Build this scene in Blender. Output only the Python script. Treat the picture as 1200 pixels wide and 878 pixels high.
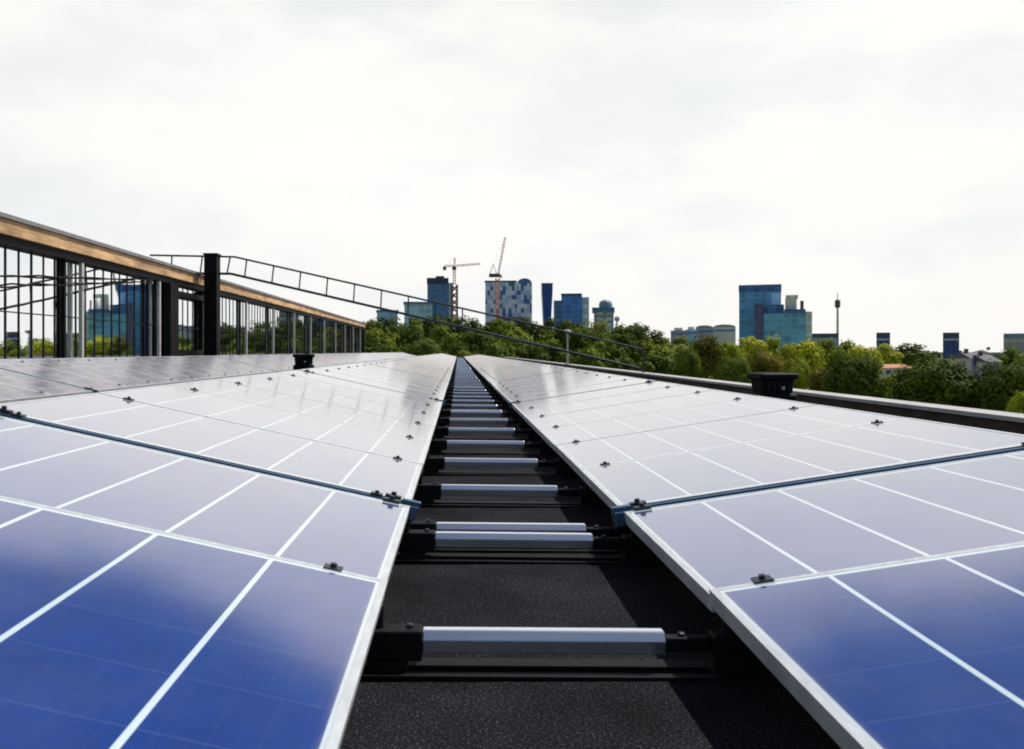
import bpy, bmesh, math, random
from mathutils import Vector, Matrix
R = math.radians
random.seed(7)
for o in list(bpy.data.objects): bpy.data.objects.remove(o)
S = bpy.context.scene
C = S.collection

# ------------------------------------------------------------------ camera
F, VX, VY, CZ = 950.0, 537.0, 412.0, 0.76        # focal length (px of a 1200 wide frame), vanishing point, eye height over the roof
cd = bpy.data.cameras.new('camera'); cam = bpy.data.objects.new('camera', cd); C.objects.link(cam)
cam.location = (0, 0, CZ); cam.rotation_euler = (R(90), 0, 0)
cd.sensor_fit = 'HORIZONTAL'; cd.sensor_width = 36; cd.lens = 36*F/1200
cd.shift_x = (600-VX)/1200; cd.shift_y = (VY-439)/1200
cd.clip_start = 0.05; cd.clip_end = 20000
cd.dof.use_dof = True; cd.dof.focus_distance = 5.0; cd.dof.aperture_fstop = 7.0
S.camera = cam

# ------------------------------------------------------------------ sky and sun
SUN_AZ, SUN_EL = 62.0, 57.0                         # azimuth from +Y (ahead) towards +X (right)
w = bpy.data.worlds.new('World'); S.world = w; w.use_nodes = True
nt = w.node_tree; nt.nodes.clear()
def N(t, kind, **kw):
    n = t.nodes.new(kind)
    for k, v in kw.items():
        if k.startswith('i_'):
            key = k[2:]
            n.inputs[int(key) if key.isdigit() else key.replace('_', ' ')].default_value = v
        else: setattr(n, k, v)
    return n
def L(t, a, b): t.links.new(a, b)
def math_n(t, op, a, b=None, clamp=False):
    n = t.nodes.new('ShaderNodeMath'); n.operation = op; n.use_clamp = clamp
    for i, v in enumerate((a, b)):
        if v is None: continue
        if isinstance(v, (int, float)): n.inputs[i].default_value = v
        else: t.links.new(v, n.inputs[i])
    return n.outputs[0]
def ramp(t, fac, stops):
    n = t.nodes.new('ShaderNodeValToRGB'); e = n.color_ramp.elements
    while len(e) < len(stops): e.new(0.5)
    for el, (p, c) in zip(e, stops):
        el.position = p; el.color = (c, c, c, 1) if isinstance(c, (int, float)) else (*c, 1)
    t.links.new(fac, n.inputs[0]); return n.outputs[0]
def mixc(t, fac, a, b, mode='MIX'):
    n = t.nodes.new('ShaderNodeMix'); n.data_type = 'RGBA'; n.blend_type = mode
    for idx, v in ((0, fac), (6, a), (7, b)):
        if isinstance(v, (int, float)): n.inputs[idx].default_value = v
        elif isinstance(v, tuple): n.inputs[idx].default_value = (*v, 1)
        else: t.links.new(v, n.inputs[idx])
    return n.outputs[2]
sky = N(nt, 'ShaderNodeTexSky', sky_type='NISHITA', sun_disc=False, sun_elevation=R(SUN_EL), sun_rotation=R(SUN_AZ),
        altitude=0, air_density=1.0, dust_density=0.4, ozone_density=2.0)
SKY_STR = 0.07
geo = N(nt, 'ShaderNodeTexCoord')
sep = N(nt, 'ShaderNodeSeparateXYZ'); L(nt, geo.outputs['Generated'], sep.inputs[0])
zc = math_n(nt, 'MAXIMUM', sep.outputs[2], 0.0)
cmb = N(nt, 'ShaderNodeCombineXYZ')
L(nt, sep.outputs[0], cmb.inputs[0]); L(nt, sep.outputs[1], cmb.inputs[1]); L(nt, math_n(nt, 'MULTIPLY', sep.outputs[2], 2.6), cmb.inputs[2])
n1 = N(nt, 'ShaderNodeTexNoise', noise_dimensions='3D', i_Scale=3.6, i_Detail=9.0, i_Roughness=0.55, i_Distortion=0.15); L(nt, cmb.outputs[0], n1.inputs['Vector'])
n2 = N(nt, 'ShaderNodeTexNoise', i_Scale=1.5, i_Detail=3.0, i_Roughness=0.5); L(nt, cmb.outputs[0], n2.inputs['Vector'])
# a closed veil of cloud low down that opens towards the zenith
open_ = ramp(nt, zc, [(0.0, 0.0), (0.365, 0.0), (0.475, 0.68), (0.8, 0.80)])
behind = ramp(nt, math_n(nt, 'MULTIPLY', sep.outputs[1], -1.0), [(0.0, 0.0), (0.55, 0.62), (1.0, 0.7)])     # away from the sun the veil breaks up into blue
cov = math_n(nt, 'SUBTRACT', math_n(nt, 'SUBTRACT', math_n(nt, 'ADD', n1.outputs[0], 0.52), open_), behind)
cov = ramp(nt, cov, [(0.0, 0.0), (0.42, 0.03), (0.72, 0.85), (1.0, 1.0)])
tone = ramp(nt, n1.outputs[0], [(0.0, (0.925, 0.94, 0.94)), (0.46, (0.93, 0.942, 0.938)), (0.57, (1.0, 0.98, 0.945)), (1.0, (1.06, 1.02, 0.97))])
tone2 = ramp(nt, n2.outputs[0], [(0.3, 0.95), (0.7, 1.03)])
cloud = mixc(nt, 1.0, tone, tone2, 'MULTIPLY')
gain = 1.0/SKY_STR
cloud = mixc(nt, 1.0, cloud, (gain, gain, gain), 'MULTIPLY')
full = mixc(nt, cov, sky.outputs[0], cloud)
bg = N(nt, 'ShaderNodeBackground', i_Strength=SKY_STR); L(nt, full, bg.inputs[0])
ow = N(nt, 'ShaderNodeOutputWorld'); L(nt, bg.outputs[0], ow.inputs[0])

sd = bpy.data.lights.new('sun', 'SUN'); sd.energy = 4.6; sd.angle = R(0.5); sd.color = (1.0, 0.95, 0.87)
sun = bpy.data.objects.new('sun', sd); C.objects.link(sun)
sv = Vector((math.sin(R(SUN_AZ))*math.cos(R(SUN_EL)), math.cos(R(SUN_AZ))*math.cos(R(SUN_EL)), math.sin(R(SUN_EL))))
sun.rotation_euler = sv.to_track_quat('Z', 'Y').to_euler(); sun.location = (30, 20, 60)

S.view_settings.view_transform = 'Standard'; S.view_settings.look = 'None'
S.view_settings.exposure = 0.0; S.view_settings.gamma = 1.0; S.view_settings.use_curve_mapping = False
S.render.engine = 'CYCLES'
S.cycles.max_bounces = 8; S.cycles.glossy_bounces = 4; S.cycles.filter_width = 1.9

# ------------------------------------------------------------------ materials
def mat(name, col, rough=0.6, metal=0.0, spec=0.5, var=0.0, vscale=4.0, bump=0.0, bscale=20.0, coat=0.0, obj=True, stretch=None):
    m = bpy.data.materials.new(name); m.use_nodes = True
    t = m.node_tree; b = t.nodes['Principled BSDF']
    b.inputs['Base Color'].default_value = (*col, 1); b.inputs['Roughness'].default_value = rough
    b.inputs['Metallic'].default_value = metal; b.inputs['Specular IOR Level'].default_value = spec
    b.inputs['Coat Weight'].default_value = coat
    tc = N(t, 'ShaderNodeTexCoord'); vec = tc.outputs['Object']
    if stretch:
        mp = N(t, 'ShaderNodeMapping'); mp.inputs['Scale'].default_value = stretch; L(t, vec, mp.inputs[0]); vec = mp.outputs[0]
    if var:
        n = N(t, 'ShaderNodeTexNoise', i_Scale=vscale, i_Detail=5.0, i_Roughness=0.6); L(t, vec, n.inputs['Vector'])
        lo = tuple(c*(1-var) for c in col); hi = tuple(min(1, c*(1+var)) for c in col)
        L(t, ramp(t, n.outputs[0], [(0.3, lo), (0.7, hi)]), b.inputs['Base Color'])
    if bump:
        n = N(t, 'ShaderNodeTexNoise', i_Scale=bscale, i_Detail=4.0); L(t, vec, n.inputs['Vector'])
        bp = N(t, 'ShaderNodeBump', i_Strength=bump, i_Distance=0.02); L(t, n.outputs[0], bp.inputs['Height']); L(t, bp.outputs[0], b.inputs['Normal'])
    return m

FT, LIP = 0.044, 0.017                                # frame depth, frame lip
PW, PL = 1.65, 0.993                                   # solar panel: up the slope, along the row
def cell_mat(name, dirt=0.0, glare_k=1.0, ior=1.9):
    m = bpy.data.materials.new(name); m.use_nodes = True
    t = m.node_tree; b = t.nodes['Principled BSDF']
    tc = N(t, 'ShaderNodeTexCoord'); s = N(t, 'ShaderNodeSeparateXYZ'); L(t, tc.outputs['Object'], s.inputs[0])
    def lines(coord, n, width, offset, span):
        u = math_n(t, 'MULTIPLY', math_n(t, 'SUBTRACT', coord, offset), n/span)
        d = math_n(t, 'ABSOLUTE', math_n(t, 'SUBTRACT', math_n(t, 'FRACT', math_n(t, 'ADD', u, 0.5)), 0.5))
        return math_n(t, 'LESS_THAN', d, width*0.5*n/span)
    a = lines(s.outputs[0], 6, 0.0115, 0.0, PW)         # the white gaps between the strings of cells
    bb = lines(s.outputs[1], 6, 0.0022, 0.0, PL)        # hair-thin gaps across them
    bus = lines(s.outputs[0], 24, 0.0016, PW/48, PW)    # silver busbars
    rnd = N(t, 'ShaderNodeTexNoise', i_Scale=9.0, i_Detail=3.0); L(t, tc.outputs['Object'], rnd.inputs['Vector'])
    oi = N(t, 'ShaderNodeObjectInfo')
    col = ramp(t, rnd.outputs[0], [(0.3, (0.0015, 0.026, 0.185)), (0.7, (0.003, 0.034, 0.225))])
    col = mixc(t, math_n(t, 'MULTIPLY', bus, 0.035), col, (0.35, 0.40, 0.5))
    col = mixc(t, math_n(t, 'MULTIPLY', bb, 0.10), col, (0.45, 0.5, 0.6))
    yc = math_n(t, 'ABSOLUTE', math_n(t, 'SUBTRACT', s.outputs[1], PL/2))
    a = math_n(t, 'MAXIMUM', a, math_n(t, 'GREATER_THAN', yc, PL/2-LIP-0.016))   # white backing sheet showing along the ends
    a = math_n(t, 'MAXIMUM', a, math_n(t, 'LESS_THAN', s.outputs[0], LIP+0.008))
    col = mixc(t, a, col, (0.62, 0.74, 0.82))
    # blown dust: a thin broken film, thicker at the low edge
    dn = N(t, 'ShaderNodeTexNoise', i_Scale=3.0, i_Detail=6.0, i_Roughness=0.65); L(t, tc.outputs['Object'], dn.inputs['Vector'])
    dust = ramp(t, dn.outputs[0], [(0.45, 0.0), (0.8, 0.07)])
    low = ramp(t, s.outputs[0], [(0.0, 0.4), (0.026, 0.3), (0.031, 0.08), (0.038, 0.0)])
    dust = math_n(t, 'MAXIMUM', dust, math_n(t, 'MULTIPLY', low, ramp(t, dn.outputs[0], [(0.35, 0.2), (0.6, 1.0)])))
    if dirt: dust = math_n(t, 'MAXIMUM', dust, ramp(t, dn.outputs[0], [(0.35, 0.25), (0.65, 0.9)]))
    col = mixc(t, dust, col, (0.62, 0.56, 0.52) if dirt else (0.42, 0.36, 0.29))
    L(t, col, b.inputs['Base Color'])
    b.inputs['Roughness'].default_value = 0.09 if not dirt else 0.3; b.inputs['IOR'].default_value = 1.6
    b.inputs['Coat Weight'].default_value = 1.0; b.inputs['Coat IOR'].default_value = ior if not dirt else 1.5; b.inputs['Coat Roughness'].default_value = 0.10 if not dirt else 0.22
    b.inputs['Sheen Weight'].default_value = 0.2 if dirt else 0.0; b.inputs['Sheen Roughness'].default_value = 0.2
    b.inputs['Sheen Tint'].default_value = (1.0, 0.99, 0.97, 1)
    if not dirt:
        # glare painted in as a pale dust film: its cover grows with the path through it, 1 - exp(-depth / cos)
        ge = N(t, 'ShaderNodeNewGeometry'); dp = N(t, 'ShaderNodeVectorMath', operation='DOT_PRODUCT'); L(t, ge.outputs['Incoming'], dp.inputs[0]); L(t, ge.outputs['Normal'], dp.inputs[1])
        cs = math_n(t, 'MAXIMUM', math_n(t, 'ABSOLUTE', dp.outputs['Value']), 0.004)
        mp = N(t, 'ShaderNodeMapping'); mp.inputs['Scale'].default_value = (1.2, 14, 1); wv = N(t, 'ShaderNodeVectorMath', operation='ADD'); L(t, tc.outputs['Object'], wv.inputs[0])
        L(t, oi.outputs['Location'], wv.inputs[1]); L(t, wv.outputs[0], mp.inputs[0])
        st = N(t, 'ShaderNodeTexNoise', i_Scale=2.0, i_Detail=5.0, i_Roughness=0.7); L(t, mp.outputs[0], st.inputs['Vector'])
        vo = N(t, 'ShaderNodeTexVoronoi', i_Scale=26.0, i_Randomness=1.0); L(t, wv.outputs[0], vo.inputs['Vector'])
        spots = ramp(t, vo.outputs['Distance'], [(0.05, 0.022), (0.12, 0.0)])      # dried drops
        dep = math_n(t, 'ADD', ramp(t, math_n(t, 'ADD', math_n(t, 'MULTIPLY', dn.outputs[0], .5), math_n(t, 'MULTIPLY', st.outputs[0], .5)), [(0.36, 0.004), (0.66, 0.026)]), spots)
        film = math_n(t, 'SUBTRACT', 1.0, math_n(t, 'EXPONENT', math_n(t, 'MULTIPLY', math_n(t, 'DIVIDE', dep, cs), -glare_k)))
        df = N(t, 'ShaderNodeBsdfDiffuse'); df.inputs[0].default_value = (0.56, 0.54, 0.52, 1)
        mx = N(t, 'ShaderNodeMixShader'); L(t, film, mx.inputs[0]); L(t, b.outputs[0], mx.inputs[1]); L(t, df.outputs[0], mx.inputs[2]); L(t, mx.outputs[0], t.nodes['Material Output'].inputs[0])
    return m
M = {}
M['cells'] = cell_mat('solar_cells', 0.0, 2.0, 1.9); M['cells_low_glare'] = cell_mat('solar_cells_low_glare', 0.0, 0.25, 1.55); M['cells_mid_glare'] = cell_mat('solar_cells_mid_glare', 0.0, 0.9, 1.75); M['cells_dirty'] = cell_mat('solar_cells_dirty', 1.0)  # glare growing with distance is painted in through different film strengths
M['frame'] = mat('panel_frame', (0.58, 0.60, 0.62), 0.40, 0.25, var=0.18, vscale=9, stretch=(3, 1, 1))
M['frame_dark'] = mat('panel_underside', (0.02, 0.02, 0.022), 0.6)
M['clamp'] = mat('clamp_metal', (0.03, 0.035, 0.05), 0.4, 0.4)
M['silver'] = mat('bar_aluminium', (0.78, 0.82, 0.88), 0.22, 0.85, var=0.08, vscale=10, stretch=(0.4, 8, 8))
M['rubber'] = mat('mount_rubber', (0.006, 0.006, 0.008), 0.7, spec=0.2, var=0.3, vscale=30)
M['bluesteel'] = mat('blue_steel', (0.045, 0.105, 0.18), 0.5, 0.1, var=0.2, vscale=12)
M['galv'] = mat('galvanised', (0.50, 0.50, 0.49), 0.5, 0.3, var=0.2, vscale=6)
M['black'] = mat('black_steel', (0.005, 0.005, 0.006), 0.6, spec=0.15, var=0.3, vscale=6)
M['dark'] = mat('dark_metal', (0.010, 0.011, 0.013), 0.55, spec=0.2, var=0.3, vscale=6)
M['railing'] = mat('railing_steel', (0.035, 0.038, 0.042), 0.5, 0.2, var=0.2, vscale=8)
M['coping'] = mat('coping', (0.42, 0.41, 0.40), 0.6, var=0.22, vscale=1.5, stretch=(1, 0.5, 1))
M['felt_face'] = mat('parapet_felt', (0.06, 0.042, 0.034), 0.9, var=0.5, vscale=2.5)
M['wood'] = mat('weathered_fascia', (0.54, 0.335, 0.17), 0.75, var=0.55, vscale=1.6, bump=0.3, bscale=8, stretch=(1, 0.6, 3))
M['roofcap'] = mat('grey_roof_edge', (0.20, 0.20, 0.20), 0.7, var=0.2)
M['brick'] = mat('wall_brick', (0.22, 0.12, 0.08), 0.85, var=0.3, vscale=2)
M['interior'] = mat('interior_dark', (0.02, 0.02, 0.02), 0.9)
def mirror_glass():
    m = mat('coated_glass', (0.88, 0.92, 0.94), 0.015, 1.0)
    t = m.node_tree; b = t.nodes['Principled BSDF']
    tc = N(t, 'ShaderNodeTexCoord'); n = N(t, 'ShaderNodeTexNoise', i_Scale=0.9, i_Detail=1.0); L(t, tc.outputs['Object'], n.inputs['Vector'])
    bp = N(t, 'ShaderNodeBump', i_Strength=0.10, i_Distance=0.03); L(t, n.outputs[0], bp.inputs['Height']); L(t, bp.outputs[0], b.inputs['Normal'])
    return m
M['mirror'] = mirror_glass()
def felt_mat():
    m = mat('roof_felt', (0.022, 0.022, 0.025), 0.95, spec=0.06)
    t = m.node_tree; b = t.nodes['Principled BSDF']; tc = N(t, 'ShaderNodeTexCoord')
    a = N(t, 'ShaderNodeTexNoise', i_Scale=170.0, i_Detail=2.0, i_Roughness=0.7); L(t, tc.outputs['Object'], a.inputs['Vector'])
    c = N(t, 'ShaderNodeTexNoise', i_Scale=2.2, i_Detail=6.0, i_Roughness=0.65); L(t, tc.outputs['Object'], c.inputs['Vector'])
    base = ramp(t, a.outputs[0], [(0.35, (0.005, 0.005, 0.007)), (0.55, (0.012, 0.012, 0.015)), (0.72, (0.085, 0.085, 0.10))])
    st = ramp(t, c.outputs[0], [(0.3, 0.5), (0.7, 1.6)])
    L(t, mixc(t, 1.0, base, st, 'MULTIPLY'), b.inputs['Base Color'])
    bp = N(t, 'ShaderNodeBump', i_Strength=0.6, i_Distance=0.004); L(t, a.outputs[0], bp.inputs['Height']); L(t, bp.outputs[0], b.inputs['Normal'])
    return m
M['felt'] = felt_mat()
def facade(name, col, line, nx=3.0, nz=3.4, lw=0.12, rough=0.35, spec=0.4, blot=0.25, metal=0.0):
    m = mat(name, col, rough, metal, spec)
    t = m.node_tree; b = t.nodes['Principled BSDF']; tc = N(t, 'ShaderNodeTexCoord')
    s = N(t, 'ShaderNodeSeparateXYZ'); L(t, tc.outputs['Object'], s.inputs[0])
    def ln(c, p, wd):
        u = math_n(t, 'FRACT', math_n(t, 'MULTIPLY', c, 1.0/p)); return math_n(t, 'LESS_THAN', u, wd)
    g = math_n(t, 'MAXIMUM', ln(s.outputs[2], nz, lw*1.8), math_n(t, 'MAXIMUM', ln(s.outputs[0], nx, lw), ln(s.outputs[1], nx, lw)))
    v = N(t, 'ShaderNodeVectorMath', operation='FLOOR')
    dv = N(t, 'ShaderNodeVectorMath', operation='DIVIDE'); L(t, tc.outputs['Object'], dv.inputs[0]); dv.inputs[1].default_value = (nx, nx, nz)
    L(t, dv.outputs[0], v.inputs[0]); wn = N(t, 'ShaderNodeTexWhiteNoise'); L(t, v.outputs[0], wn.inputs['Vector'])
    c1 = tuple(c*(1-blot) for c in col); c2 = tuple(min(1, c*(1+blot)) for c in col)
    pane = ramp(t, wn.outputs[0], [(0.0, c1), (1.0, c2)])
    L(t, mixc(t, g, pane, line), b.inputs['Base Color'])
    return m

# ------------------------------------------------------------------ mesh building
class MB:
    def __init__(s): s.v = []; s.f = []; s.mi = []; s.mats = []; s.smooth = False
    def _m(s, m):
        if m not in s.mats: s.mats.append(m)
        return s.mats.index(m)
    def poly(s, pts, m):
        i = len(s.v); s.v += [tuple(p) for p in pts]; s.f.append(tuple(range(i, i+len(pts)))); s.mi.append(s._m(m))
    def box(s, lo, hi, m, mtx=None):
        x0, y0, z0 = lo; x1, y1, z1 = hi
        p = [Vector(q) for q in ((x0,y0,z0),(x1,y0,z0),(x1,y1,z0),(x0,y1,z0),(x0,y0,z1),(x1,y0,z1),(x1,y1,z1),(x0,y1,z1))]
        if mtx: p = [mtx @ q for q in p]
        i = len(s.v); s.v += [tuple(q) for q in p]; k = s._m(m)
        for f in ((0,3,2,1),(4,5,6,7),(0,1,5,4),(1,2,6,5),(2,3,7,6),(3,0,4,7)): s.f.append(tuple(i+j for j in f)); s.mi.append(k)
        return s
    def frustum(s, rings, m, cap=True):
        """rings: list of lists of points, same count"""
        i = len(s.v); n = len(rings[0]); k = s._m(m)
        for r in rings: s.v += [tuple(p) for p in r]
        for a in range(len(rings)-1):
            for j in range(n):
                j2 = (j+1) % n
                s.f.append((i+a*n+j, i+a*n+j2, i+(a+1)*n+j2, i+(a+1)*n+j)); s.mi.append(k)
        if cap:
            s.f.append(tuple(i+j for j in reversed(range(n)))); s.mi.append(k)
            s.f.append(tuple(i+(len(rings)-1)*n+j for j in range(n))); s.mi.append(k)
        return s
    def tube(s, a, b, r, m, n=8, r2=None):
        a = Vector(a); b = Vector(b); d = (b-a).normalized(); q = d.to_track_quat('Z', 'Y'); r2 = r if r2 is None else r2
        ring = lambda c, rr: [c + q @ Vector((rr*math.cos(2*math.pi*j/n), rr*math.sin(2*math.pi*j/n), 0)) for j in range(n)]
        return s.frustum([ring(a, r), ring(b, r2)], m)
    def lathe(s, prof, m, n=16, c=(0,0)):
        return s.frustum([[Vector((c[0]+r*math.cos(2*math.pi*j/n), c[1]+r*math.sin(2*math.pi*j/n), z)) for j in range(n)] for r, z in prof], m)
    def mesh(s, name):
        me = bpy.data.meshes.new(name); me.from_pydata(s.v, [], s.f)
        for m in s.mats: me.materials.append(m)
        for p, k in zip(me.polygons, s.mi): p.material_index = k; p.use_smooth = s.smooth
        me.update(); return me
    def build(s, name, parent=None, bevel=0.0):
        o = bpy.data.objects.new(name, s.mesh(name)); C.objects.link(o)
        if parent: o.parent = parent
        if bevel:
            b = o.modifiers.new('bevel', 'BEVEL'); b.width = bevel; b.segments = 2; b.limit_method = 'ANGLE'
        return o
def tag(o, label=None, cat=None, group=None, kind=None):
    if label: o['label'] = label
    if cat: o['category'] = cat
    if group: o['group'] = group
    if kind: o['kind'] = kind
    return o
def empty(name, loc, label=None, cat=None, group=None, rz=0):
    o = bpy.data.objects.new(name, None); C.objects.link(o); o.location = loc; o.rotation_euler = (0, 0, rz)
    o.empty_display_size = 0.3
    return tag(o, label, cat, group)
def copy_tree(o, parent=None):
    c = o.copy(); C.objects.link(c)
    if parent: c.parent = parent
    for ch in list(o.children): copy_tree(ch, c)
    return c
def world(px, py, Y): return Vector(((px-VX)*Y/F, Y, CZ + (VY-py)*Y/F))
ORD = ['first', 'second', 'third', 'fourth', 'fifth', 'sixth', 'seventh', 'eighth', 'ninth', 'tenth', 'eleventh', 'twelfth']

# ------------------------------------------------------------------ ground
GZ = -12.0
gm = mat('ground_grass', (0.10, 0.12, 0.03), 0.95, var=0.45, vscale=0.02)
g = MB(); g.poly([(-9000, -3000, GZ), (9000, -3000, GZ), (9000, 15000, GZ), (-9000, 15000, GZ)], gm); tag(g.build('ground'), kind='structure')
mm = mat('meadow_grass', (0.26, 0.25, 0.05), 0.95, var=0.3, vscale=0.05)
g = MB(); g.poly([(180, 330, GZ+0.05), (420, 330, GZ+0.05), (470, 640, GZ+0.05), (190, 640, GZ+0.05)], mm); tag(g.build('meadow'), kind='structure')

# ------------------------------------------------------------------ the building whose roof carries the panels
RX0, RX1, RY0, RY1 = -30.0, 5.2, -8.0, 91.0
bld = empty('flat_roof_building', (0, 0, GZ), 'long low building with a black felt roof carrying the solar panels', 'building')
def sub(mb, name, par, bevel=0.0):
    o = mb.build(name, par, bevel); o.location = -par.location; return o
b = MB(); b.box((RX0, RY0, GZ+0.01), (RX1+0.28, RY1, -0.25), M['brick']); sub(b, 'wall', bld)
b = MB(); b.box((RX0, RY0, -0.245), (RX1+0.28, RY1, 0.0), M['felt']); sub(b, 'roof', bld)
# lapped felt seams
y = -6.0
while y < 90:
    b = MB(); b.box((-2.2, y, 0.0), (5.0, y+0.10, 0.004), M['felt']); sub(b, 'felt_seam', bld); y += 5.0
b = MB(); b.box((RX1, RY0, 0.0), (RX1+0.24, RY1, 0.105), M['felt_face']); sub(b, 'parapet', bld)
b = MB()
y = RY0
while y < RY1-0.1:
    b.box((RX1-0.05, y, 0.107), (RX1+0.30, min(y+2.98, RY1), 0.155), M['coping']); y += 3.0
sub(b, 'coping', bld, 0.006)
b = MB(); b.box((RX0, RY1+0.003, -0.25), (RX1+0.28, RY1+0.25, 0.12), M['felt_face']); sub(b, 'end_parapet', bld)

# ------------------------------------------------------------------ solar panels
def frame_mb():
    b = MB()
    b.box((0, 0, -FT), (LIP, PL, 0), M['frame']); b.box((PW-LIP, 0, -FT), (PW, PL, 0), M['frame'])
    b.box((LIP, 0, -FT), (PW-LIP, LIP, -0.0005), M['frame']); b.box((LIP, PL-LIP, -FT), (PW-LIP, PL, -0.0005), M['frame'])
    return b
def glass_mb(cells='cells'):
    b = MB(); z = -0.0012
    b.poly([(LIP, LIP, z), (PW-LIP, LIP, z), (PW-LIP, PL-LIP, z), (LIP, PL-LIP, z)], M[cells])
    z = -0.012
    b.poly([(LIP, PL-LIP, z), (PW-LIP, PL-LIP, z), (PW-LIP, LIP, z), (LIP, LIP, z)], M['frame_dark'])
    return b
def clamp_mb(x):
    b = MB(); yy = PL+0.0035
    b.box((x-0.022, yy-0.017, -0.002), (x+0.022, yy+0.017, 0.005), M['clamp'])
    b.tube((x, yy, 0.005), (x, yy, 0.014), 0.008, M['clamp'], 6)
    b.box((x-0.02, yy-0.003, -0.05), (x+0.02, yy+0.003, -0.002), M['clamp'])
    return b
me_frame, me_glass = frame_mb().mesh('frame'), glass_mb().mesh('glass')
me_c1, me_c2 = clamp_mb(0.13).mesh('clamp'), clamp_mb(PW-0.16).mesh('clamp')
def joined(cells):
    fm = frame_mb(); gmb = glass_mb(cells); off = len(fm.v); fm.v += gmb.v
    for f, k in zip(gmb.f, gmb.mi): fm.f.append(tuple(off+i for i in f)); fm.mi.append(fm._m(gmb.mats[k]))
    return fm.mesh('solar_panel')
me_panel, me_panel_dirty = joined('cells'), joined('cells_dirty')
me_glass_dirty = glass_mb('cells_dirty').mesh('glass'); me_glass_low_glare = glass_mb('cells_low_glare').mesh('glass'); me_glass_mid_glare = glass_mb('cells_mid_glare').mesh('glass')
me_clL, me_clR = {}, {}

def place(o, side, X, Y, z, tilt, yaw_extra=0.0, pitch=0.0):
    t = R(tilt)
    if side == 'L': ex, ey = Vector((-math.cos(t), 0, math.sin(t))), Vector((0, -1, 0)); oy = Y+PL
    else: ex, ey = Vector((math.cos(t), 0, math.sin(t))), Vector((0, 1, 0)); oy = Y
    ez = ex.cross(ey)
    mt = Matrix.Translation((X, oy, z)) @ Matrix((ex, ey, ez)).transposed().to_4x4()
    piv = Vector((0, PL/2, 0))
    mt = mt @ Matrix.Translation(piv) @ Matrix.Rotation(R(pitch)*(-1 if side == 'L' else 1), 4, 'X') @ Matrix.Rotation(R(yaw_extra), 4, 'Z') @ Matrix.Translation(-piv)
    o.matrix_world = mt
    return mt
protos = {}
def make_panel(near, clamps=True, dirty=False, glare_variant=False):
    if near:
        o = bpy.data.objects.new('solar_panel', None); o.empty_display_size = 0.2; C.objects.link(o)
        for nm, me in (('frame', me_frame), ('glass', me_glass_dirty if dirty else me_glass_low_glare if glare_variant == 1 else me_glass_mid_glare if glare_variant == 2 else me_glass)) + ((('clamp', me_c1), ('clamp', me_c2)) if clamps else ()):
            c = bpy.data.objects.new(nm, me); C.objects.link(c); c.parent = o
    else:
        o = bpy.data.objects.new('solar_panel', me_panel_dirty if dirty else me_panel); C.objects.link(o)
    return o
rail_mesh = {}
def joint_rail(side, X, Y, z, tilt, wgap, label, group, detail):
    """blue-grey steel channel lying in the wide gap between two blocks of panels"""
    r = empty('gap_rail', (0, 0, 0), label, 'rail', group)
    b = MB(); hw = wgap/2-0.008
    b.box((0.0, -hw+0.0185, -0.050), (PW, hw-0.0185, -0.016), M['bluesteel'])
    b.box((-0.03, -hw, -0.050), (PW, -hw+0.018, -0.004), M['bluesteel']); b.box((-0.03, hw-0.018, -0.050), (PW, hw, -0.004), M['bluesteel'])
    o = b.build('channel', r)
    if detail:
        for x in (0.07, PW-0.10):
            for s in (-1, 1):
                c = MB(); yy = s*(wgap/2-0.002)
                c.box((x-0.03, yy-0.014, 0.001), (x+0.03, yy+0.014, 0.010), M['clamp']); c.tube((x, yy, 0.010), (x, yy, 0.022), 0.010, M['clamp'], 6)
                c.build('clamp', r)
        c = MB(); c.box((-0.035, -hw+0.019, -0.0155), (0.035, hw-0.019, 0.012), M['bluesteel']); c.build('end_block', r)
    t = R(tilt)
    ex = Vector((-math.cos(t), 0, math.sin(t))) if side == 'L' else Vector((math.cos(t), 0, math.sin(t)))
    ey = Vector((0, -1, 0)) if side == 'L' else Vector((0, 1, 0))
    r.matrix_world = Matrix.Translation((X, Y, z)) @ Matrix((ex, ey, ex.cross(ey))).transposed().to_4x4()
    return r
joints_main = []                                        # (Y, double?) of the cross bars
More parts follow.
